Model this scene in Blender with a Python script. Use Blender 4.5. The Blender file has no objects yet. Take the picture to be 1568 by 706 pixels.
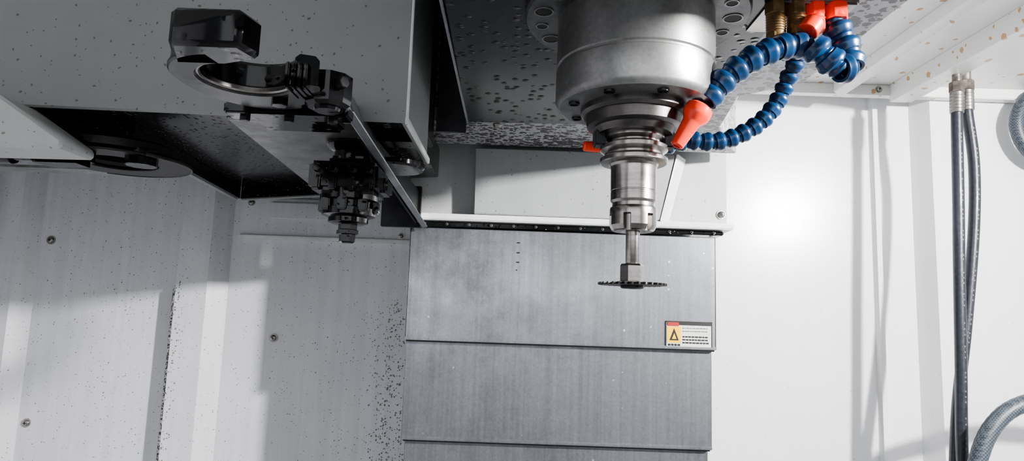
import bpy, bmesh, math, random
from mathutils import Vector, Matrix
random.seed(4)
scn=bpy.context.scene

# ------------------------------------------------------------------ materials
def newmat(name):
    m=bpy.data.materials.new(name); m.use_nodes=True
    nt=m.node_tree; b=nt.nodes['Principled BSDF']
    return m,nt,b
def ramp(nt,src,stops):
    r=nt.nodes.new('ShaderNodeValToRGB')
    e=r.color_ramp.elements
    e[0].position=stops[0][0]; e[0].color=(*stops[0][1],1)
    e[1].position=stops[-1][0]; e[1].color=(*stops[-1][1],1)
    for p,c in stops[1:-1]:
        x=e.new(p); x.color=(*c,1)
    nt.links.new(src,r.inputs[0]); return r.outputs[0]
def g3(v): return (v,v,v)
def coords(nt,scale=(1,1,1)):
    tc=nt.nodes.new('ShaderNodeTexCoord'); mp=nt.nodes.new('ShaderNodeMapping')
    mp.inputs['Scale'].default_value=scale
    nt.links.new(tc.outputs['Object'],mp.inputs[0]); return mp.outputs[0]
def mix(nt,fac,a,b,mode='MIX'):
    m=nt.nodes.new('ShaderNodeMix'); m.data_type='RGBA'; m.blend_type=mode
    def setp(i,v):
        if hasattr(v,'links') or hasattr(v,'is_output'): nt.links.new(v,m.inputs[i])
        elif isinstance(v,(tuple,list)): m.inputs[i].default_value=(*v,1)
        else: m.inputs[i].default_value=v
    setp(0,fac); setp(6,a); setp(7,b)
    return m.outputs[2]
def mth(nt,op,a,b=None,c=None):
    n=nt.nodes.new('ShaderNodeMath'); n.operation=op
    for i,v in enumerate((a,b,c)):
        if v is None: continue
        if hasattr(v,'links'): nt.links.new(v,n.inputs[i])
        else: n.inputs[i].default_value=v
    return n.outputs[0]
def noise(nt,vec,scale,detail=5,rough=.5):
    n=nt.nodes.new('ShaderNodeTexNoise'); n.inputs['Scale'].default_value=scale
    n.inputs['Detail'].default_value=detail; n.inputs['Roughness'].default_value=rough
    nt.links.new(vec,n.inputs['Vector']); return n.outputs[0]
def simple(name,col,rough=.5,metal=0,coat=0,noise_=.0,nscale=40,bump=0):
    m,nt,b=newmat(name)
    b.inputs['Base Color'].default_value=(*col,1)
    b.inputs['Roughness'].default_value=rough; b.inputs['Metallic'].default_value=metal
    if coat: b.inputs['Coat Weight'].default_value=coat
    co=coords(nt); n=noise(nt,co,nscale)
    if noise_:
        c=ramp(nt,n,[(.3,tuple(x*(1-noise_) for x in col)),(.7,tuple(min(1,x*(1+noise_)) for x in col))])
        nt.links.new(c,b.inputs['Base Color'])
    if bump:
        bp=nt.nodes.new('ShaderNodeBump'); bp.inputs['Strength'].default_value=bump; bp.inputs['Distance'].default_value=.002
        nt.links.new(n,bp.inputs['Height']); nt.links.new(bp.outputs[0],b.inputs['Normal'])
    return m
def painted(name,col,rough=.33,dirt=.5,speck=(.07,.06,.05),spscale=110,amount=.25,streak=.06,cloud=.1,grime=None,rmul=.55):
    """enamelled sheet metal: cloudy tone, runs and coolant specks.
    amount = coverage by specks; grime=(x0,x1) adds a dirty strip between two world x positions"""
    m,nt,b=newmat(name); co=coords(nt)
    base=ramp(nt,noise(nt,co,2.5,8,.6),[(.3,tuple(x*(1-cloud) for x in col)),(.65,col)])
    st=ramp(nt,noise(nt,coords(nt,(70,70,3)),1,4),[(.35,g3(1-streak*2)),(.6,g3(1))])
    base=mix(nt,1.0,base,st,'MULTIPLY')
    v=nt.nodes.new('ShaderNodeTexVoronoi'); v.inputs['Scale'].default_value=spscale
    nt.links.new(mix(nt,.008,co,noise(nt,co,120,2)),v.inputs['Vector'])
    patch=noise(nt,co,5,8,.65)
    wn=nt.nodes.new('ShaderNodeSeparateColor'); nt.links.new(v.outputs['Color'],wn.inputs[0])
    th=mth(nt,'MULTIPLY_ADD',patch,amount*1.6,amount-.75-amount*.4)
    rad=mth(nt,'MULTIPLY',mth(nt,'ADD',wn.outputs[0],th),rmul)
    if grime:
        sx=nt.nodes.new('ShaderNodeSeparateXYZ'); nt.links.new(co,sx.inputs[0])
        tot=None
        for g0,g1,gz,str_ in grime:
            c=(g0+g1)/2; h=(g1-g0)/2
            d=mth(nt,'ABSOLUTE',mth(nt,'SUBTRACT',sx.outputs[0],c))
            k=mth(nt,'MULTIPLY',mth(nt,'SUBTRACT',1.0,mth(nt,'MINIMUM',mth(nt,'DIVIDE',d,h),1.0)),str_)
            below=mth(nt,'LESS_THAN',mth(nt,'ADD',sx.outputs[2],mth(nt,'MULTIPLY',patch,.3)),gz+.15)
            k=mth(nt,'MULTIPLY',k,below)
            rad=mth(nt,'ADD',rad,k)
    lt=mth(nt,'LESS_THAN',v.outputs['Distance'],rad)
    out=mix(nt,mth(nt,'MULTIPLY',lt,dirt),base,speck)
    nt.links.new(out,b.inputs['Base Color'])
    b.inputs['Roughness'].default_value=rough
    bp=nt.nodes.new('ShaderNodeBump'); bp.inputs['Strength'].default_value=.10; bp.inputs['Distance'].default_value=.001
    nt.links.new(noise(nt,co,380,2),bp.inputs['Height']); nt.links.new(bp.outputs[0],b.inputs['Normal'])
    return m
def oily(name,dark=(.012,.013,.015),light=(.16,.17,.18),rough=.22,metal=.3,spread=.55,scale=70,vs=110,bumpd=.0025,bs=.6,drops=None):
    """dark steel wet with oil, covered with droplets"""
    m,nt,b=newmat(name); co=coords(nt)
    c=ramp(nt,noise(nt,co,scale,8,.7),[(spread-.08,dark),(spread+.15,light)])
    v=nt.nodes.new('ShaderNodeTexVoronoi'); v.inputs['Scale'].default_value=vs
    nt.links.new(co,v.inputs['Vector'])
    s=nt.nodes.new('ShaderNodeSeparateColor'); nt.links.new(v.outputs['Color'],s.inputs[0])
    if drops:
        lt=mth(nt,'LESS_THAN',v.outputs['Distance'],mth(nt,'MULTIPLY',mth(nt,'SUBTRACT',s.outputs[0],.45),.62))
        c=mix(nt,mth(nt,'MULTIPLY',lt,.85),c,drops)
    nt.links.new(c,b.inputs['Base Color'])
    b.inputs['Roughness'].default_value=rough; b.inputs['Metallic'].default_value=metal
    inv=ramp(nt,v.outputs['Distance'],[(.0,g3(1)),(.40,g3(0))])
    inv=mix(nt,1.0,inv,ramp(nt,s.outputs[0],[(.45,g3(0)),(.6,g3(1))]),'MULTIPLY')
    bp=nt.nodes.new('ShaderNodeBump'); bp.inputs['Strength'].default_value=bs; bp.inputs['Distance'].default_value=bumpd
    nt.links.new(inv,bp.inputs['Height']); nt.links.new(bp.outputs[0],b.inputs['Normal'])
    return m
def brushed(name,col,rough=.38,metal=.75,sc=(2.2,2.2,160),var=.12,cloud=.25,spots=0):
    m,nt,b=newmat(name)
    c1=ramp(nt,noise(nt,coords(nt,sc),1,5),[(.3,tuple(x*(1-var) for x in col)),(.7,tuple(min(1,x*(1+var)) for x in col))])
    co=coords(nt); n2=noise(nt,co,5,10,.72)
    c=mix(nt,1.0,c1,ramp(nt,n2,[(.34,g3(1-cloud)),(.62,g3(1.0))]),'MULTIPLY')
    c=mix(nt,1.0,c,ramp(nt,noise(nt,co,260,3),[(.3,g3(.84)),(.7,g3(1.0))]),'MULTIPLY')
    if spots:
        v=nt.nodes.new('ShaderNodeTexVoronoi'); v.inputs['Scale'].default_value=60
        nt.links.new(co,v.inputs['Vector']); s=nt.nodes.new('ShaderNodeSeparateColor'); nt.links.new(v.outputs['Color'],s.inputs[0])
        lt=mth(nt,'LESS_THAN',v.outputs['Distance'],mth(nt,'MULTIPLY',mth(nt,'SUBTRACT',s.outputs[0],.84),.9))
        c=mix(nt,mth(nt,'MULTIPLY',lt,spots),c,(.9,.9,.9))
        v2=nt.nodes.new('ShaderNodeTexVoronoi'); v2.inputs['Scale'].default_value=95
        nt.links.new(co,v2.inputs['Vector']); s2=nt.nodes.new('ShaderNodeSeparateColor'); nt.links.new(v2.outputs['Color'],s2.inputs[0])
        lt=mth(nt,'LESS_THAN',v2.outputs['Distance'],mth(nt,'MULTIPLY',mth(nt,'SUBTRACT',s2.outputs[1],.9),1.5))
        c=mix(nt,mth(nt,'MULTIPLY',lt,.6),c,(.05,.05,.05))
    nt.links.new(c,b.inputs['Base Color'])
    nt.links.new(ramp(nt,n2,[(.3,g3(rough+.16)),(.7,g3(rough-.05))]),b.inputs['Roughness'])
    b.inputs['Metallic'].default_value=metal
    return m

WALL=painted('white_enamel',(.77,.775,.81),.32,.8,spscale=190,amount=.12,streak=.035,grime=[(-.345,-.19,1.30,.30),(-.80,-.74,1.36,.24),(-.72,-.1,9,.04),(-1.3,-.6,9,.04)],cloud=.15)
WALLC=painted('white_enamel_clean',(.79,.795,.815),.24,.3,spscale=90,amount=.04,streak=.012,cloud=.05)
COVER=painted('grey_enamel',(.285,.295,.292),.42,.75,spscale=150,amount=.16,streak=.01,cloud=.2)
COVERL=painted('light_enamel',(.50,.51,.50),.38,.6,spscale=150,amount=.18,streak=.02)
HEADP=painted('speckled_enamel',(.44,.44,.47),.28,.9,speck=(.035,.03,.03),spscale=115,amount=.78,streak=.0,cloud=.25)
CEIL=painted('ceiling_enamel',(.77,.77,.755),.35,.85,speck=(.48,.25,.07),spscale=48,amount=.12,streak=.0,rmul=.9)
HEADD=oily('oily_head_plate',(.017,.017,.019),(.045,.045,.05),.26,.25,.6,55,80,.003,.8,drops=(.002,.002,.002))
BLACK=oily('black_oiled_steel',(.004,.004,.005),(.009,.009,.010),.10,.1,.6,45,90,.0012,.35)
DARKP=oily('dark_wet_plate',(.006,.006,.007),(.028,.028,.028),.18,.2,.66,90,140,.002,.6)
JAWM=oily('stained_dark_steel',(.028,.028,.029),(.09,.09,.09),.26,.4,.5,14,60,.0006,.3)
JAW2=oily('oiled_black_jaw',(.004,.004,.004),(.012,.012,.012),.5,.0,.55,20,80,.0008,.4)
BRKT=brushed('stained_bracket_plate',(.33,.33,.325),.25,.6,(40,40,40),.08,.65)
WAY=brushed('way_cover_steel',(.375,.39,.42),.27,.80,(150,150,2.0),.12,.52,spots=.6)
BOXG=painted('column_enamel',(.36,.37,.375),.36,.6,spscale=150,amount=.14,streak=.02,cloud=.18)
BOXW=painted('column_enamel_light',(.50,.51,.51),.38,.5,spscale=150,amount=.12,streak=.02,cloud=.15)
SPIN=brushed('spindle_steel',(.36,.358,.355),.34,.82,(12,12,12),.18,.55)
FLNG=brushed('flange_steel',(.17,.17,.172),.35,.85,(20,20,20),.2,.5)
NOSE=brushed('nose_steel',(.13,.12,.12),.3,.9,(3,3,200),.2)
CHUCK=brushed('ground_steel',(.38,.355,.34),.2,1.0,(3,3,260),.15)
BLADEM=brushed('blade_steel',(.08,.075,.075),.35,.9,(40,40,40),.2)
DKSTEEL=simple('dark_steel',(.028,.028,.031),.32,.7,noise_=.4)
HOLE=simple('hole_black',(.004,.004,.004),.6)
BAR=brushed('bright_bar',(.42,.44,.46),.3,.8,(30,30,30),.15)
BLUE=simple('blue_acetal',(.006,.036,.100),.3,0,coat=.25,noise_=.35,nscale=60)
ORANGE=simple('orange_acetal',(.90,.060,.022),.35,0,coat=.2,noise_=.12)
BRASS=simple('tarnished_brass',(.22,.14,.065),.38,.6,noise_=.4,nscale=120)
RUBBER=simple('black_rubber',(.018,.020,.028),.36,0,coat=.2,noise_=.3,nscale=150,bump=.2)
STEEL=simple('zinc_steel',(.34,.32,.30),.3,.95,noise_=.3)
FERR=simple('oxidised_ferrule',(.20,.17,.15),.35,.8,noise_=.4,nscale=90)
STWHITE=simple('label_white',(.62,.62,.60),.4)
STY=simple('label_yellow',(.95,.55,.0),.4)
STR=simple('label_red',(.35,.02,.015),.4)
STB=simple('label_black',(.010,.010,.010),.4)
PRINT=simple('hose_print',(.11,.11,.11),.5)
EDGE=simple('white_edge',(.74,.745,.74),.3,noise_=.08)
BEAD=painted('dirty_sealant',(.34,.34,.35),.5,.95,speck=(.02,.02,.02),spscale=200,amount=.80,streak=.1)
def braid():
    m,nt,b=newmat('grey_braid')
    tc=nt.nodes.new('ShaderNodeTexCoord')
    c=nt.nodes.new('ShaderNodeTexChecker'); c.inputs['Scale'].default_value=300
    c.inputs['Color1'].default_value=(.08,.095,.115,1); c.inputs['Color2'].default_value=(.022,.03,.04,1)
    nt.links.new(tc.outputs['Object'],c.inputs['Vector']); nt.links.new(c.outputs[0],b.inputs['Base Color'])
    b.inputs['Roughness'].default_value=.45; return m
BRAID=braid()

# ------------------------------------------------------------------ geometry
def group(name,loc=(0,0,0)):
    e=bpy.data.objects.new(name,None); e.location=loc; e.empty_display_size=.05
    scn.collection.objects.link(e); return e
def finish(bm,name,mat,parent=None,smooth=True,ang=35):
    bmesh.ops.recalc_face_normals(bm,faces=bm.faces[:])
    me=bpy.data.meshes.new(name); bm.to_mesh(me); bm.free()
    o=bpy.data.objects.new(name,me); scn.collection.objects.link(o)
    for mm in (mat if isinstance(mat,(list,tuple)) else [mat]): me.materials.append(mm)
    if smooth:
        for p in me.polygons: p.use_smooth=True
        me.set_sharp_from_angle(angle=math.radians(ang))
    if parent:
        o.parent=parent; o.matrix_parent_inverse=Matrix.Translation(parent.location).inverted()
    return o
def bev(bm,w,seg=2):
    if w>0: bmesh.ops.bevel(bm,geom=bm.edges[:],offset=w,segments=seg,affect='EDGES',clamp_overlap=True)
def box(name,x0,x1,y0,y1,z0,z1,mat,parent=None,b=.0015,rot=None):
    bm=bmesh.new(); bmesh.ops.create_cube(bm,size=1)
    c=Vector(((x0+x1)/2,(y0+y1)/2,(z0+z1)/2))
    for v in bm.verts: v.co=Vector((v.co.x*(x1-x0),v.co.y*(y1-y0),v.co.z*(z1-z0)))
    bev(bm,b)
    if rot is not None:
        bmesh.ops.rotate(bm,verts=bm.verts[:],cent=(0,0,0),matrix=rot)
    bmesh.ops.translate(bm,verts=bm.verts[:],vec=c)
    return finish(bm,name,mat,parent)
def prism(name,pts,d,mat,parent=None,b=.001):
    """polygon (3D pts) extruded along vector d"""
    bm=bmesh.new(); d=Vector(d)
    a=[bm.verts.new(p) for p in pts]; c=[bm.verts.new(Vector(p)+d) for p in pts]
    bm.faces.new(a); bm.faces.new(c[::-1]); n=len(pts)
    for i in range(n): bm.faces.new((a[i],a[(i+1)%n],c[(i+1)%n],c[i]))
    bmesh.ops.recalc_face_normals(bm,faces=bm.faces[:])
    bev(bm,b,1)
    return finish(bm,name,mat,parent)
def frame_m(origin,axis):
    q=Vector(axis).normalized().to_track_quat('Z','Y').to_matrix().to_4x4()
    return Matrix.Translation(Vector(origin))@q
def lathe(name,prof,mat,parent=None,origin=(0,0,0),axis=(0,0,1),n=64,ang=30,bm=None,ret=False):
    own=bm is None
    if own: bm=bmesh.new()
    M=frame_m(origin,axis); rings=[]
    for r,z in prof:
        if r<1e-6: rings.append([bm.verts.new(M@Vector((0,0,z)))])
        else: rings.append([bm.verts.new(M@Vector((r*math.cos(2*math.pi*i/n),r*math.sin(2*math.pi*i/n),z))) for i in range(n)])
    for a,c in zip(rings,rings[1:]):
        if len(a)==1 and len(c)==1: continue
        for i in range(n):
            j=(i+1)%n
            if len(a)==1: bm.faces.new((a[0],c[i],c[j]))
            elif len(c)==1: bm.faces.new((a[i],c[0],a[j]))
            else: bm.faces.new((a[i],c[i],c[j],a[j]))
    if own: return finish(bm,name,mat,parent,ang=ang)
def cyl(name,p0,p1,r,mat,parent=None,r2=None,n=32,c=.0008):
    p0=Vector(p0);p1=Vector(p1); L=(p1-p0).length; r2=r if r2 is None else r2
    return lathe(name,[(0,0),(r-c,0),(r,c),(r2,L-c),(r2-c,L),(0,L)],mat,parent,p0,p1-p0,n)
def spline(pts,step):
    P=[Vector(p) for p in pts]; P=[P[0]*2-P[1]]+P+[P[-1]*2-P[-2]]
    dense=[]
    for i in range(1,len(P)-2):
        for k in range(40):
            t=k/40; a,b_,c,d=P[i-1],P[i],P[i+1],P[i+2]
            dense.append(.5*((2*b_)+(-a+c)*t+(2*a-5*b_+4*c-d)*t*t+(-a+3*b_-3*c+d)*t**3))
    dense.append(P[-2]); out=[dense[0]]; acc=0
    for a,b_ in zip(dense,dense[1:]):
        acc+=(b_-a).length
        if acc>=step: out.append(b_); acc=0
    return out
def tube(name,pts,r,mat,parent=None,step=.01,n=20,rib=0):
    S=spline(pts,step); bm=bmesh.new(); rings=[]
    up=Vector((0,1,0))
    for i,p in enumerate(S):
        t=(S[min(i+1,len(S)-1)]-S[max(i-1,0)]).normalized()
        s=t.cross(up).normalized(); u=s.cross(t).normalized()
        rr=r*(1+(rib if i%2 else 0))
        rings.append([bm.verts.new(p+rr*(s*math.cos(2*math.pi*k/n)+u*math.sin(2*math.pi*k/n))) for k in range(n)])
    for a,c in zip(rings,rings[1:]):
        for k in range(n): bm.faces.new((a[k],c[k],c[(k+1)%n],a[(k+1)%n]))
    bm.faces.new(rings[0]); bm.faces.new(rings[-1][::-1])
    return finish(bm,name,mat,parent,ang=50)
def hexnut(name,p0,p1,r,mat,parent,n=6):
    L=(Vector(p1)-Vector(p0)).length
    return lathe(name,[(0,0),(r*.93,0),(r,.0012),(r,L-.0012),(r*.93,L),(0,L)],mat,parent,p0,Vector(p1)-Vector(p0),n,ang=20)
def screw(name,x,y,z,parent=None,r=.008):
    g=parent or group(name,(x,y,z))
    lathe(name+'_head',[(0,.0062),(r*.35,.006),(r*.62,.0045),(r*.7,.002),(r*.7,.001),(r,.001),(r,-.001),(0,-.001)],STEEL,g,(x,y,z),(0,-1,0),24)
    box(name+'_slot_h',x-r*.35,x+r*.35,y-.0066,y-.004,z-r*.07,z+r*.07,HOLE,g,0)
    box(name+'_slot_v',x-r*.07,x+r*.07,y-.0066,y-.004,z-r*.35,z+r*.35,HOLE,g,0)
    return g

# ------------------------------------------------------------------ room shell
BY=1.55
box('floor',-1.36,1.36,-.9,1.72,-.02,0,COVER,None,0)
prof=[(-1.36,BY),(-1.205,BY),(-1.195,BY-.034),(-1.150,BY-.034),(-1.120,BY),(-.775,BY),(-.772,BY-.034),(-.700,BY-.034),(-.665,BY),
      (.862,BY),(.866,BY-.014),(.878,BY-.014),(.884,BY),(.962,BY),(.982,BY-.05),(1.36,BY-.05)]
def foldwall(name,prof,z0,z1,mat,th=.03):
    pts=[(x,y,z0) for x,y in prof]+[(x,y+th,z0) for x,y in prof[::-1]]
    return prism(name,pts,(0,0,z1-z0),mat,None,0)
left=[p for p in prof if p[0]<-.2]+[(.1,BY)]
right=[(.1,BY)]+[p for p in prof if p[0]>.2]
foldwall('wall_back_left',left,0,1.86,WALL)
foldwall('wall_back_right',right,0,1.86,WALLC)
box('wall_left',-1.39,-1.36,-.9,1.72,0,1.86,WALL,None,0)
box('wall_right',1.36,1.39,-.9,1.72,0,1.86,WALLC,None,0)
box('ceiling',-1.39,1.39,-.2,1.72,1.86,1.89,CEIL,None,0)
prism('trim_1',[(.735,.1,1.86),(.735,.1,1.835),(.75,.1,1.822),(.765,.1,1.835),(.765,.1,1.86)],(0,1.36,0),CEIL)
prism('trim_2',[(.870,.1,1.86),(.876,.1,1.822),(.925,.1,1.822),(.932,.1,1.86)],(0,1.38,0),CEIL)
box('trim_3',.45,1.36,1.47,1.495,1.835,1.86,CEIL)
box('trim_4',-.7765,-.7725,BY-.036,BY-.001,0,1.33,BEAD,None,0.0008)
ap=group('access_panel',(-.44,BY,1.5))
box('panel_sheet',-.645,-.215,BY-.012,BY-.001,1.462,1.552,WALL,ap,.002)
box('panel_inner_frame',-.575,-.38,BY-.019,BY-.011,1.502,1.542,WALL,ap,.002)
box('lower_flange',-.645,-.215,BY-.020,BY-.001,1.455,1.462,EDGE,ap,.001)
screw('panel_screw_a',-.622,BY-.012,1.540,ap); screw('panel_screw_b',-.262,BY-.012,1.472,ap)
for x,z in [(-1.095,1.434),(-1.10,1.011),(-.549,1.223)]:
    screw('wall_screw',x,BY-.001,z,None,.0100)
screw('wall_screw',.845,1.47,1.848,None,.008)

# ------------------------------------------------------------------ column with way covers
col=group('machine_column',(.1,1.4,1.0))
box('casting',-.175,.366,1.325,1.515,0,1.84,COVER,col,.003)
box('upper_housing',-.203,.414,1.245,1.50,1.468,1.84,BOXW,col,.003)
box('housing_lower_flange',-.172,.414,1.205,1.26,1.468,1.480,EDGE,col,.002)
box('wiper_strip',-.19,.40,1.222,1.262,1.4585,1.467,DARKP,col,.002)
for i in range(14):
    screw('wiper_screw_%d'%i,-.165+i*.042,1.222,1.4625,col,.0025)
prism('raised_plate',[(-.075,1.205,1.608),(.305,1.205,1.608),(.276,1.205,1.481),(-.073,1.205,1.481)],(0,.04,0),BOXG,col,.002)
prism('gusset',[(.305,1.203,1.608),(.330,1.243,1.608),(.296,1.243,1.480),(.274,1.203,1.480)],(.004,0,0),EDGE,col,.001)
screw('housing_screw',.402,1.244,1.502,col,.009)
wc=group('way_cover',(.1,1.24,1.2))
def waycover(i,x0,x1,y,z0,z1):
    box('cover_sheet_%d'%i,x0,x1,y,y+.004,z0,z1,WAY,wc,.0012)
    box('cover_hem_%d'%i,x0,x1,y-.003,y+.003,z0-.002,z0+.004,WAY,wc,.0012)
    box('hem_shadow_%d'%i,x0+.003,x1-.003,y+.002,y+.010,z0-.005,z0-.001,HOLE,wc,.0005)  # black strip painting in the shadow line under the hem
    box('side_return_l_%d'%i,x0,x0+.003,y,y+.035,z0,z1,WAY,wc,.0008)
    box('side_return_r_%d'%i,x1-.003,x1,y,y+.035,z0,z1,WAY,wc,.0008)
waycover(1,-.194,.389,1.235,1.246,1.456)
waycover(2,-.192,.384,1.248,1.063,1.262)
waycover(3,-.187,.380,1.261,.86,1.08)
waycover(4,-.182,.376,1.272,.55,.88)
for k,z in enumerate((1.433,1.414,1.396,1.381)): box('cover_mark_%d'%k,.010,.0125 if k==3 else .016,1.2343,1.2352,z-.0012,z+.0008,DKSTEEL,wc,0)
# ------------------------------------------------------------------ warning label
lab=group('warning_label',(.337,1.233,1.271))
box('label_sheet',.294,.380,1.2330,1.2349,1.248,1.295,STWHITE,lab,.0004)
for nm,a in [('t',(.294,.380,1.2938,1.2957)),('b',(.294,.380,1.2473,1.2489)),('l',(.2935,.2950,1.2473,1.2957)),('r',(.379,.3805,1.2473,1.2957))]:
    box('border_'+nm,a[0],a[1],1.2325,1.2336,a[2],a[3],STB,lab,0)
box('header_black',.296,.379,1.2324,1.2334,1.2885,1.2945,STB,lab,0)
box('header_red',.297,.318,1.2319,1.2330,1.2865,1.2935,STR,lab,0)
box('pictogram_field',.2965,.322,1.2324,1.2334,1.2555,1.2855,STY,lab,0)
prism('pictogram_triangle',[(.3005,1.2320,1.2600),(.3180,1.2320,1.2600),(.3092,1.2320,1.2825)],(0,.001,0),STB,lab,0)
prism('pictogram_triangle_inner',[(.3050,1.2315,1.2625),(.3134,1.2315,1.2625),(.3092,1.2315,1.2735)],(0,.001,0),STY,lab,0)
for r_ in range(5):
    z=1.2835-r_*.0055-(.004 if r_>1 else 0); x=.325
    while x<.372:
        w=random.uniform(.002,.006) if r_ in(0,1) else random.uniform(.0035,.006)
        hgt=.0010 if r_ in (0,1) else .0026
        box('text_mark',x,min(x+w,.376),1.2324,1.2334,z-hgt,z,STB,lab,0); x+=w+.0012
for k in range(4): box('text_small',.298+k*.006,.3025+k*.006,1.2324,1.2334,1.2500,1.2535,STB,lab,0)

# ------------------------------------------------------------------ spindle head
hd=group('spindle_head',(.15,.7,1.7))
def slab(name,pts,z0,z1,mat,par): return prism(name,[(x,y,z0) for x,y in pts],(0,0,z1-z0),mat,par,.002)
slab('head_casing',[(-.075,.12),(.375,.12),(.375,.82),(.312,.885),(.335,1.04),(.417,1.200),(-.165,1.200),(-.165,1.05),(-.08,1.04)],1.612,1.85,HEADP,hd)
slab('oily_underplate',[(-.072,.13),(.235,.13),(.275,.86),(.22,1.02),(-.080,1.035)],1.606,1.6125,HEADD,hd)
box('side_fold',-.080,-.077,.14,1.035,1.603,1.70,BAR,hd,.0008)
box('rear_black_plate',-.130,-.081,1.036,1.045,1.590,1.84,DKSTEEL,hd,.001)
lathe('plate_screw_head',[(0,-.004),(.005,-.004),(.008,0),(.008,.003)],STEEL,hd,(-.03,1.06,1.610),(0,0,1),24)
# ------------------------------------------------------------------ spindle
SX,SY=.1175,.63
sp=group('machine_spindle',(SX,SY,1.56))
lathe('mount_flange',[(.074,1.606),(.112,1.606),(.112,1.600),(.110,1.597),(.076,1.597)],FLNG,sp,(SX,SY,0),n=96)
for k in range(18):
    a=2*math.pi*(k+.5)/18; x=SX+.095*math.cos(a); y=SY+.095*math.sin(a)
    rr=.0085 if k%2 else .0055
    lathe('flange_bolt_%d'%k,[(0,1.5965),(rr,1.5965),(rr,1.5992),(0,1.5992)],HOLE,sp,(x,y,0),n=20)
    lathe('flange_bolt_ring_%d'%k,[(rr,1.5962),(rr+.0014,1.5962),(rr+.0014,1.5985),(rr,1.5985)],SPIN,sp,(x,y,0),n=20)
lathe('spindle_body',[(.078,1.606),(.078,1.547),(.0765,1.5455),(.0765,1.5435),(.0785,1.542),(.0785,1.512),(.076,1.507),(.074,1.5055),(.052,1.5045),(.051,1.507)],SPIN,sp,(SX,SY,0),n=128)
for k in range(8):
    a=2*math.pi*(k+.3)/8; x=SX+.063*math.cos(a); y=SY+.063*math.sin(a)
    lathe('nose_bolt_%d'%k,[(0,1.5042),(.004,1.5042),(.0042,1.503),(.0052,1.503),(.0055,1.5055)],DKSTEEL,sp,(x,y,0),n=18)
lathe('nose_ring',[(.053,1.508),(.053,1.499),(.050,1.496),(.048,1.496),(.0465,1.486),(.043,1.4845),(.040,1.484),(.037,1.478),(.030,1.478),(.024,1.484)],NOSE,sp,(SX,SY,0),n=96)
for s in (-1,1):
    box('drive_key_%s'%('a' if s<0 else 'b'),SX+s*.034-.006,SX+s*.034+.006,SY-.008,SY+.008,1.466,1.482,DKSTEEL,sp,.0015)
# ------------------------------------------------------------------ collet chuck
ch=group('collet_chuck',(SX,SY,1.43))
lathe('taper_flange',[(.022,1.484),(.0295,1.484),(.0300,1.483),(.0300,1.474),(.026,1.471),(.026,1.4695),(.0325,1.4665),(.033,1.466),(.033,1.4625),(.0285,1.459),(.0285,1.457),(.0325,1.4545),(.033,1.454),(.033,1.4505),(.0318,1.4495),(.0240,1.4485),(.0228,1.446)],CHUCK,ch,(SX,SY,0),n=96)
lathe('chuck_body',[(.0228,1.447),(.0222,1.4435),(.0222,1.4225),(.0218,1.4220),(.0218,1.4212),(.0222,1.4207),(.0222,1.4125),(.0205,1.410),(.0205,1.4065),(.019,1.405)],CHUCK,ch,(SX,SY,0),n=96)
bm=bmesh.new()
n=96; prof_n=[(.0195,1.4065),(.0222,1.4055),(.0228,1.4035),(.0228,1.3985),(.0228,1.3975),(.0228,1.388),(.0205,1.3835),(.0185,1.3825),(.0115,1.3825),(.0105,1.386)]
rings=[]
for r,z in prof_n:
    ring=[]
    for i in range(n):
        a=2*math.pi*i/n; rr=r
        if r>.018 and z<1.398 and (i%16) in (0,1,2,3): rr=min(r,.0178)
        ring.append(bm.verts.new((SX+rr*math.cos(a),SY+rr*math.sin(a),z)))
    rings.append(ring)
for a,c in zip(rings,rings[1:]):
    for i in range(n): bm.faces.new((a[i],c[i],c[(i+1)%n],a[(i+1)%n]))
finish(bm,'slotted_nut',CHUCK,ch,ang=25)
# ------------------------------------------------------------------ slitting saw
saw=group('slitting_saw',(SX,SY,1.35))
lathe('shank',[(.0068,1.388),(.0068,1.3525),(.0062,1.351),(.0062,1.349)],CHUCK,saw,(SX,SY,0),n=40)
lathe('arbor_collar',[(.006,1.3515),(.0105,1.351),(.0118,1.349),(.0118,1.3335),(.0105,1.3325),(0,1.3325)],CHUCK,saw,(SX,SY,0),n=6,ang=20)
lathe('arbor_boss',[(.0112,1.3345),(.0128,1.334),(.0128,1.3322),(0,1.3322)],CHUCK,saw,(SX,SY,0),n=48)
bm=bmesh.new(); T=32; pts=[]
for k in range(T):
    a0=2*math.pi*k/T; a1=2*math.pi*(k+.25)/T; a2=2*math.pi*(k+.34)/T; a3=2*math.pi*(k+.75)/T
    for a,r in ((a0,.0328),(a1,.0325),(a2,.0275),(a3,.0290)): pts.append((SX+r*math.cos(a),SY+r*math.sin(a),1.3304))
va=[bm.verts.new(p) for p in pts]; vb=[bm.verts.new((p[0],p[1],1.3326)) for p in pts]
bm.faces.new(va); bm.faces.new(vb[::-1])
for i in range(len(pts)): bm.faces.new((va[i],va[(i+1)%len(pts)],vb[(i+1)%len(pts)],vb[i]))
finish(bm,'toothed_blade',BLADEM,saw,smooth=False)
lathe('clamp_screw',[(.0112,1.3306),(.0112,1.3280),(.0095,1.3272),(.004,1.3272),(.004,1.3295),(0,1.3295)],DKSTEEL,saw,(SX,SY,0),n=40)

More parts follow.
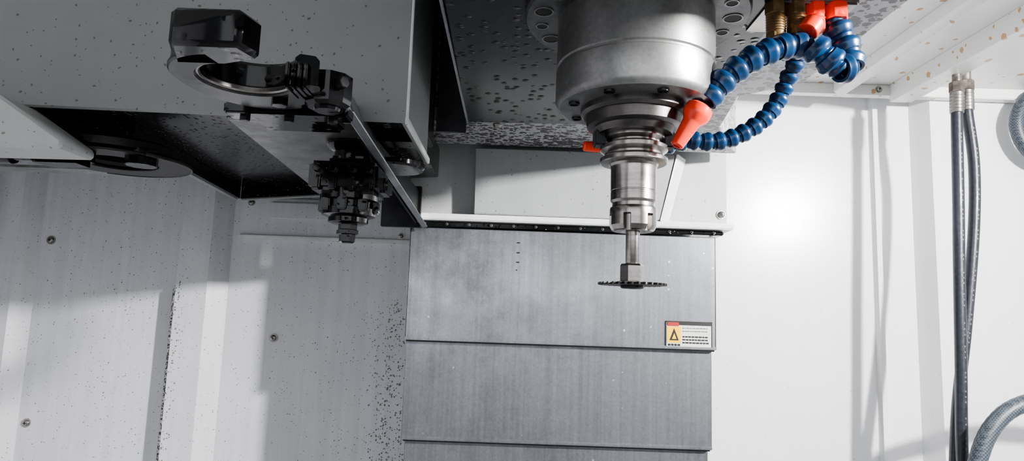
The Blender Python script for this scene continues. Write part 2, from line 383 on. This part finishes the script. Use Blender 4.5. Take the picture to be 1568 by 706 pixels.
# ------------------------------------------------------------------ coolant hoses (ball-and-socket)
def locline(name,pts,r,step,par):
    S=spline(pts,step); bm=bmesh.new()
    for i in range(len(S)-1):
        a,b_=S[i],S[i+1]; L=(b_-a).length
        lathe('',[(r*.50,-L*.12),(r*.76,-L*.04),(r*.82,L*.08),(r*.76,L*.18),(r*.74,L*.24),(r*.86,L*.32),(r*1.03,L*.44),(r*1.08,L*.56),(r*1.06,L*.70),(r*.97,L*.82),(r*.93,L*1.02),(r*.74,L*1.02)],None,None,a,b_-a,28,bm=bm)
    return finish(bm,name,BLUE,par,ang=28)
def nozzle(name,p0,p1,r0,r1,par):
    p0=Vector(p0);p1=Vector(p1);L=(p1-p0).length
    return lathe(name,[(0,-.002),(r0*.8,-.002),(r0,0),(r0*1.04,L*.12),(r0,L*.22),(r0*.72,L*.34),(r0*.66,L*.4),(r1,L*.97),(r1*.8,L),(r1*.55,L),(r1*.5,L*.8),(0,L*.8)],ORANGE,par,p0,p1-p0,36)
h1=group('coolant_hose',(.25,.6,1.56))
locline('segments',[(.276,.596,1.563),(.262,.592,1.562),(.238,.585,1.553),(.210,.585,1.538),(.188,.588,1.517),(.170,.59,1.494)],.0122,.0170,h1)
nozzle('nozzle',(.1715,.59,1.496),(.150,.592,1.459),.0128,.0062,h1)
h2=group('coolant_hose',(.28,.68,1.55))
locline('segments',[(.300,.66,1.594),(.298,.665,1.580),(.293,.68,1.562),(.287,.685,1.544),(.268,.685,1.517),(.240,.685,1.498),(.214,.685,1.490),(.186,.685,1.491),(.165,.69,1.486),(.140,.695,1.482)],.0096,.0135,h2)
nozzle('nozzle',(.132,.695,1.481),(.074,.69,1.482),.0088,.0055,h2)
h3=group('coolant_hose',(.3,.6,1.56))
locline('segments',[(.303,.600,1.590),(.309,.597,1.573),(.315,.594,1.552),(.310,.588,1.535),(.295,.586,1.541),(.282,.586,1.556),(.264,.588,1.566)],.0132,.0170,h3)
man=group('coolant_manifold',(.27,.6,1.6))
box('manifold_block',.238,.325,.590,.66,1.604,1.6115,STEEL,man,.002)
def fitting(i,x,top,bot,r,m_):
    cyl('fitting_%d'%i,(x,.598,top),(x,.596,bot),r*.85,m_,man)
    hexnut('fitting_nut_%d'%i,(x,.598,top),(x,.598,top-.013),r*1.05,m_,man)
    hexnut('fitting_collar_%d'%i,(x,.597,bot+.010),(x,.597,bot),r,m_,man)
    k=0; z=bot+.012
    while z<top-.014:
        lathe('thread_%d_%d'%(i,k),[(r*.8,-.0012),(r*.97,0),(r*.8,.0012)],m_,man,(x,.597,z),(0,0,1),28); k+=1; z+=.0026
fitting(0,.2465,1.606,1.564,.0096,BRASS)
fitting(1,.2665,1.606,1.572,.0096,BRASS)
fitting(2,.2850,1.606,1.578,.0098,ORANGE)
fitting(3,.3045,1.606,1.590,.0118,ORANGE)
cyl('orange_socket',(.280,.590,1.584),(.272,.588,1.573),.0100,ORANGE,man)

# ------------------------------------------------------------------ tool changer
tc=group('tool_changer',(-.5,.85,1.6))
prism('front_sheet',[(-1.2,.75,1.84),(-.131,.75,1.84),(-.127,.75,1.519),(-.60,.75,1.523),(-.615,.75,1.536),(-1.2,.75,1.536)],(0,.006,0),COVER,tc,.002)
prism('side_sheet',[(-.131,.755,1.84),(-.131,.955,1.84),(-.131,.955,1.519),(-.131,.755,1.519)],(-.005,0,0),COVER,tc,.001)
box('right_edge_fold',-.1305,-.1265,.748,.955,1.5165,1.525,EDGE,tc,.0008)
box('corner_fold',-.130,-.1270,.748,.753,1.5165,1.84,EDGE,tc,.0008)
box('side_extension',-.165,-.132,.95,1.03,1.56,1.84,DKSTEEL,tc,.002)
box('inner_baffle',-.20,-.137,.90,.94,1.535,1.84,DARKP,tc,.002)
prism('lower_left_shell',[(-.75,.70,1.535),(-.575,.70,1.522),(-.497,.70,1.472),(-.497,.70,1.462),(-.75,.70,1.459)],(0,.06,0),COVERL,tc,.003)
slab('underside_plate',[(-.62,.757),(-.14,.757),(-.14,1.19),(-.383,1.276),(-.575,1.360),(-.528,.883),(-.62,.845)],1.545,1.60,DARKP,tc)
box('upper_duct',-.90,-.40,.84,1.30,1.60,1.84,DARKP,tc,.002)
def wallseg(name,a,b_,z0,z1,th,mat):
    a=Vector((*a,0));b_=Vector((*b_,0)); d=(b_-a).normalized(); nrm=Vector((-d.y,d.x,0))*th
    prism(name,[(a.x,a.y,z0),(b_.x,b_.y,z0),(b_.x+nrm.x,b_.y+nrm.y,z0),(a.x+nrm.x,a.y+nrm.y,z0)],(0,0,z1-z0),mat,tc,.0008)
wallseg('tray_rim_a',(-.528,.883),(-.575,1.36),1.519,1.57,.004,DARKP)
wallseg('tray_rim_b',(-.575,1.36),(-.383,1.276),1.519,1.57,.004,DARKP)
wallseg('tray_rim_c',(-.70,.845),(-.528,.883),1.519,1.57,.004,DARKP)
wallseg('tray_flange_a',(-.533,.883),(-.580,1.36),1.517,1.520,.010,COVER)
wallseg('tray_flange_b',(-.575,1.365),(-.383,1.281),1.517,1.520,.008,COVER)
br=tc
slab('bracket_plate',[(-.346,.758),(-.196,.758),(-.192,1.215),(-.378,1.270)],1.518,1.524,BRKT,br)
prism('bracket_bar',[(-.200,.680,1.545),(-.184,.680,1.505),(-.168,1.215,1.452),(-.188,1.215,1.474)],(.010,0,.003),BAR,br,.001)
prism('bar_upright',[(-.206,.675,1.548),(-.184,.675,1.546),(-.176,.675,1.506),(-.194,.675,1.500)],(0,.012,0),BAR,br,.001)
prism('bracket_web',[(-.184,.760,1.500),(-.176,1.215,1.456),(-.176,1.215,1.522),(-.184,.760,1.522)],(-.004,0,0),DKSTEEL,br,.001)
box('rear_plate',-.245,-.172,1.205,1.218,1.452,1.530,DKSTEEL,br,.001)
cyl('bar_end_bolt',(-.176,1.203,1.466),(-.176,1.196,1.466),.006,STEEL,br,n=6)
lathe('black_disc',[(0,1.500),(.040,1.500),(.042,1.503),(.042,1.509),(.01,1.511),(0,1.518)],BLACK,br,(-.172,.93,0))
# ------------------------------------------------------------------ tool pot drive
pm=group('tool_pot_actuator',(-.215,.86,1.46))
PX,PY=-.218,.86
lathe('neck',[(0,1.517),(.034,1.517),(.036,1.513),(.030,1.508),(.024,1.505),(.024,1.480)],BLACK,pm,(PX,PY,0))
box('upper_block',PX-.024,PX+.024,PY-.026,PY+.026,1.484,1.497,BLACK,pm,.004)
box('main_block',PX-.045,PX+.044,PY-.042,PY+.035,1.448,1.486,BLACK,pm,.005)
box('side_lug',PX+.040,PX+.053,PY-.02,PY+.02,1.450,1.470,BLACK,pm,.003)
for i,(dx) in enumerate((-.033,-.012,.012,.033)):
    cyl('block_bolt_%d'%i,(PX+dx,PY-.040,1.475),(PX+dx,PY-.048,1.475),.005,BLACK,pm,n=6)
    box('block_rib_%d'%i,PX+dx-.005,PX+dx+.005,PY-.047,PY-.038,1.448,1.466,BLACK,pm,.002)
lathe('lower_ring',[(0,1.452),(.038,1.452),(.038,1.440),(.032,1.438),(.032,1.430),(.035,1.429),(.035,1.420),(.026,1.417),(.026,1.411),(.020,1.409),(0,1.409)],BLACK,pm,(PX,PY,0),n=48)
for k in range(8):
    a=2*math.pi*k/8; box('ring_lug_%d'%k,PX+.034*math.cos(a)-.006,PX+.034*math.cos(a)+.006,PY+.034*math.sin(a)-.006,PY+.034*math.sin(a)+.006,1.424,1.440,BLACK,pm,.0015)
lathe('stub',[(0,1.412),(.0125,1.412),(.0125,1.402),(.0145,1.401),(.0145,1.396),(.011,1.395),(.0105,1.386),(.008,1.384),(0,1.384)],BLACK,pm,(PX,PY,0),n=6,ang=20)

# ------------------------------------------------------------------ gripper arms
def jaw(name,cx,cy,z0,z1,ri,ro,a0,a1,mat,par,n=48):
    bm=bmesh.new(); rows=[]
    for i in range(n+1):
        a=math.radians(a0+(a1-a0)*i/n); c,s=math.cos(a),math.sin(a)
        rr=ro(a) if callable(ro) else ro
        ch_=min(.004,(z1-z0)*.3)
        if rr-ri<.01: ch_=min(ch_,(rr-ri)*.3)
        rows.append([bm.verts.new((cx+r*c,cy+r*s,z)) for r,z in ((ri,z0+ch_),(ri+ch_,z0),(rr-ch_,z0),(rr,z0+ch_),(rr,z1-ch_),(rr-ch_,z1),(ri+ch_,z1),(ri,z1-ch_))])
    for a,c in zip(rows,rows[1:]):
        for k in range(8): bm.faces.new((a[k],c[k],c[(k+1)%8],a[(k+1)%8]))
    bm.faces.new(rows[0]); bm.faces.new(rows[-1][::-1])
    return finish(bm,name,mat,par,ang=30)
g1=group('tool_gripper_arm',(-.22,.58,1.51))
CX,CY=-.240,.557
def outer(a):   # thicker heel at the back of the jaw
    return .060+.020*max(0,math.sin(a))**2*(1 if math.cos(a)<.4 else .6)
jaw('jaw_lower',CX,CY,1.495,1.500,.040,lambda a:outer(a)+.002,20,262,JAWM,g1)
jaw('jaw_upper',CX,CY,1.500,1.528,.040,outer,20,262,BLACK,g1)
jaw('jaw_bright_lip',CX,CY,1.497,1.503,.037,.0415,20,262,CHUCK,g1)
prism('finger_tip',[(-.268,.478,1.495),(-.214,.478,1.495),(-.206,.505,1.495),(-.240,.520,1.495),(-.285,.520,1.495)],(0,0,.031),BLACK,g1,.004)
for i in range(4): box('serration_%d'%i,-.209+i*.0055,-.2055+i*.0055,.565,.60,1.494,1.518,BLACK,g1,.001)
lathe('pivot_cap',[(0,1.486),(.012,1.486),(.013,1.489),(.018,1.489),(.022,1.492),(.023,1.498),(.023,1.520),(0,1.520)],BLACK,g1,(-.182,.610,0),n=10,ang=20)
cyl('jaw_pin',(-.226,.604,1.497),(-.226,.604,1.488),.008,BLACK,g1,n=6)
cyl('cap_bolt',(-.168,.592,1.508),(-.160,.586,1.508),.006,DKSTEEL,g1,n=6)
box('arm_plate',-.292,-.200,.635,.748,1.502,1.516,BLACK,g1,.004)
box('arm_under_ledge',-.296,-.170,.640,.665,1.491,1.503,BLACK,g1,.002)
for k in range(3): cyl('ledge_bolt_%d'%k,(-.278+k*.045,.652,1.4915),(-.278+k*.045,.652,1.486),.0055,DKSTEEL,g1,n=6)
cyl('pivot_screw',(-.188,.66,1.525),(-.178,.66,1.525),.008,BLACK,g1,n=6)
g2=group('tool_gripper_arm',(-.58,.87,1.5))
jaw('jaw_lower',-.555,.90,1.489,1.4925,.050,.092,-90,230,JAW2,g2)
jaw('jaw_rim',-.555,.90,1.4880,1.4925,.091,.0940,-40,130,JAWM,g2)
jaw('jaw_upper',-.555,.895,1.494,1.512,.046,.080,-150,200,JAW2,g2)
cyl('actuating_rod',(-.86,.80,1.474),(-.60,.80,1.476),.0085,BLACK,g2)
cyl('rod_collar',(-.66,.80,1.4757),(-.625,.80,1.4759),.013,BLACK,g2)
box('clevis',-.612,-.545,.80,.84,1.468,1.505,BLACK,g2,.006)
cyl('clevis_pin',(-.575,.800,1.486),(-.575,.792,1.486),.009,BLACK,g2,n=6)
cyl('jaw_hub',(-.500,.86,1.500),(-.500,.86,1.478),.020,BLACK,g2,n=10)
box('jaw_tail',-.80,-.60,.95,.985,1.489,1.493,BRKT,g2,.001)

# ------------------------------------------------------------------ hydraulic hoses, right
def hyd(pts,r,top):
    g=group('hydraulic_hose',pts[0])
    tube('rubber_hose',pts,r,RUBBER,g,.012)
    p=Vector(pts[0]); d=(Vector(pts[1])-p).normalized()
    cyl('crimp_ferrule',p-d*.002,p+d*.042,r*1.2,STEEL,g)
    for k in range(5): lathe('crimp_ring_%d'%k,[(r*1.15,-.001),(r*1.27,0),(r*1.15,.001)],STEEL,g,p+d*(.006+.007*k),d,28)
    hexnut('swivel_nut',p-d*.024,p-d*.002,r*1.3,FERR,g)
    cyl('adapter',p-d*.045,p-d*.022,r*.8,FERR,g)
    tube('elbow',[p-d*.045,p-d*.055+Vector((-.004,0,0)),Vector((p.x-.03,p.y+.01,top)) ],r*.75,DKSTEEL,g,.005)
    S=spline(pts,.0075)
    for i in range(10,len(S)-1):
        if i%9 in (0,4,5) or i%17==3: continue
        c=S[i]+Vector((.001,-r*1.0,0))
        box('print_%d'%i,c.x-.0012,c.x+.0012,c.y-.0003,c.y+.0012,c.z-.0016,c.z+.0016,PRINT,g,0)
    return g
hyd([(.909,1.30,1.782),(.906,1.30,1.72),(.901,1.30,1.56),(.896,1.30,1.433),(.889,1.30,1.22),(.883,1.30,1.06),(.880,1.30,.75)],.0108,1.852)
hyd([(.949,1.327,1.797),(.948,1.327,1.75),(.956,1.327,1.64),(.948,1.327,1.50),(.925,1.33,1.31),(.897,1.33,1.13),(.884,1.33,.95),(.884,1.33,.75)],.0108,1.852)
b1=group('braided_conduit',(.95,1.25,1.15))
tube('braided_sleeve',[(1.25,1.25,1.19),(1.10,1.25,1.195),(.97,1.25,1.165),(.912,1.25,1.125),(.878,1.25,1.06),(.862,1.25,.98),(.86,1.25,.75)],.0150,BRAID,b1,.006,24,.03)
b2=group('braided_conduit',(1.15,1.46,1.77))
tube('braided_sleeve',[(1.24,1.46,1.855),(1.185,1.46,1.835),(1.156,1.46,1.775),(1.178,1.46,1.712),(1.24,1.46,1.68),(1.34,1.46,1.67)],.0150,BRAID,b2,.006,24,.03)

# ------------------------------------------------------------------ lamps
def area(name,loc,target,sx,sy,power,col=(1,1,1),spec=1):
    l=bpy.data.lights.new(name,'AREA'); l.shape='RECTANGLE'; l.size=sx; l.size_y=sy; l.energy=power; l.color=col; l.specular_factor=spec
    o=bpy.data.objects.new(name,l); scn.collection.objects.link(o); o.location=loc
    o.rotation_euler=(Vector(target)-Vector(loc)).to_track_quat('-Z','Y').to_euler(); return o
lf=group('work_lamp',(1.28,.05,1.84))
box('lamp_housing',1.16,1.355,-.08,.18,1.838,1.86,STEEL,lf,.003)
lf2=group('work_lamp',(1.16,.56,1.84))  # unseen housing for the added highlight lamp
box('lamp_housing',1.08,1.24,.44,.68,1.846,1.86,STEEL,lf2,.003)
area('work_lamp_light',(1.27,.05,1.80),(-1.1,1.25,1.12),.07,.07,70,(1,.99,.975),.35)
area('work_lamp_light',(1.16,.56,1.835),(.55,1.5,1.4),.20,.10,2.4,(1,.99,.98),1.8)  # second lamp, added to set the highlight on the right wall
area('front_fill_light',(-.1,-.7,1.6),(-.1,1.2,1.35),1.6,.8,5.5,(.95,.97,1))  # soft fill added at the open front, not a known source
w=bpy.data.worlds.new('room_ambient'); scn.world=w; w.use_nodes=True
w.node_tree.nodes['Background'].inputs[0].default_value=(.90,.94,1,1)
w.node_tree.nodes['Background'].inputs[1].default_value=.20

# ------------------------------------------------------------------ camera
t=math.radians(7.2); r=math.radians(2.0)
X=Vector((1,0,0)); U=Vector((0,-math.sin(t),math.cos(t))); F=Vector((0,math.cos(t),math.sin(t)))
R=math.cos(r)*X+math.sin(r)*U; V=-math.sin(r)*X+math.cos(r)*U
M=Matrix((R,V,-F)).transposed().to_4x4(); M.translation=Vector((0,0,1.3))
cam=bpy.data.cameras.new('camera'); co_=bpy.data.objects.new('camera',cam); scn.collection.objects.link(co_)
co_.matrix_world=M; cam.lens=36*1000/1568; cam.sensor_width=36; cam.sensor_fit='HORIZONTAL'; cam.clip_start=.01
scn.camera=co_
scn.view_settings.view_transform='AgX'
try: scn.view_settings.look='AgX - Medium High Contrast'
except Exception: pass
scn.view_settings.exposure=.2
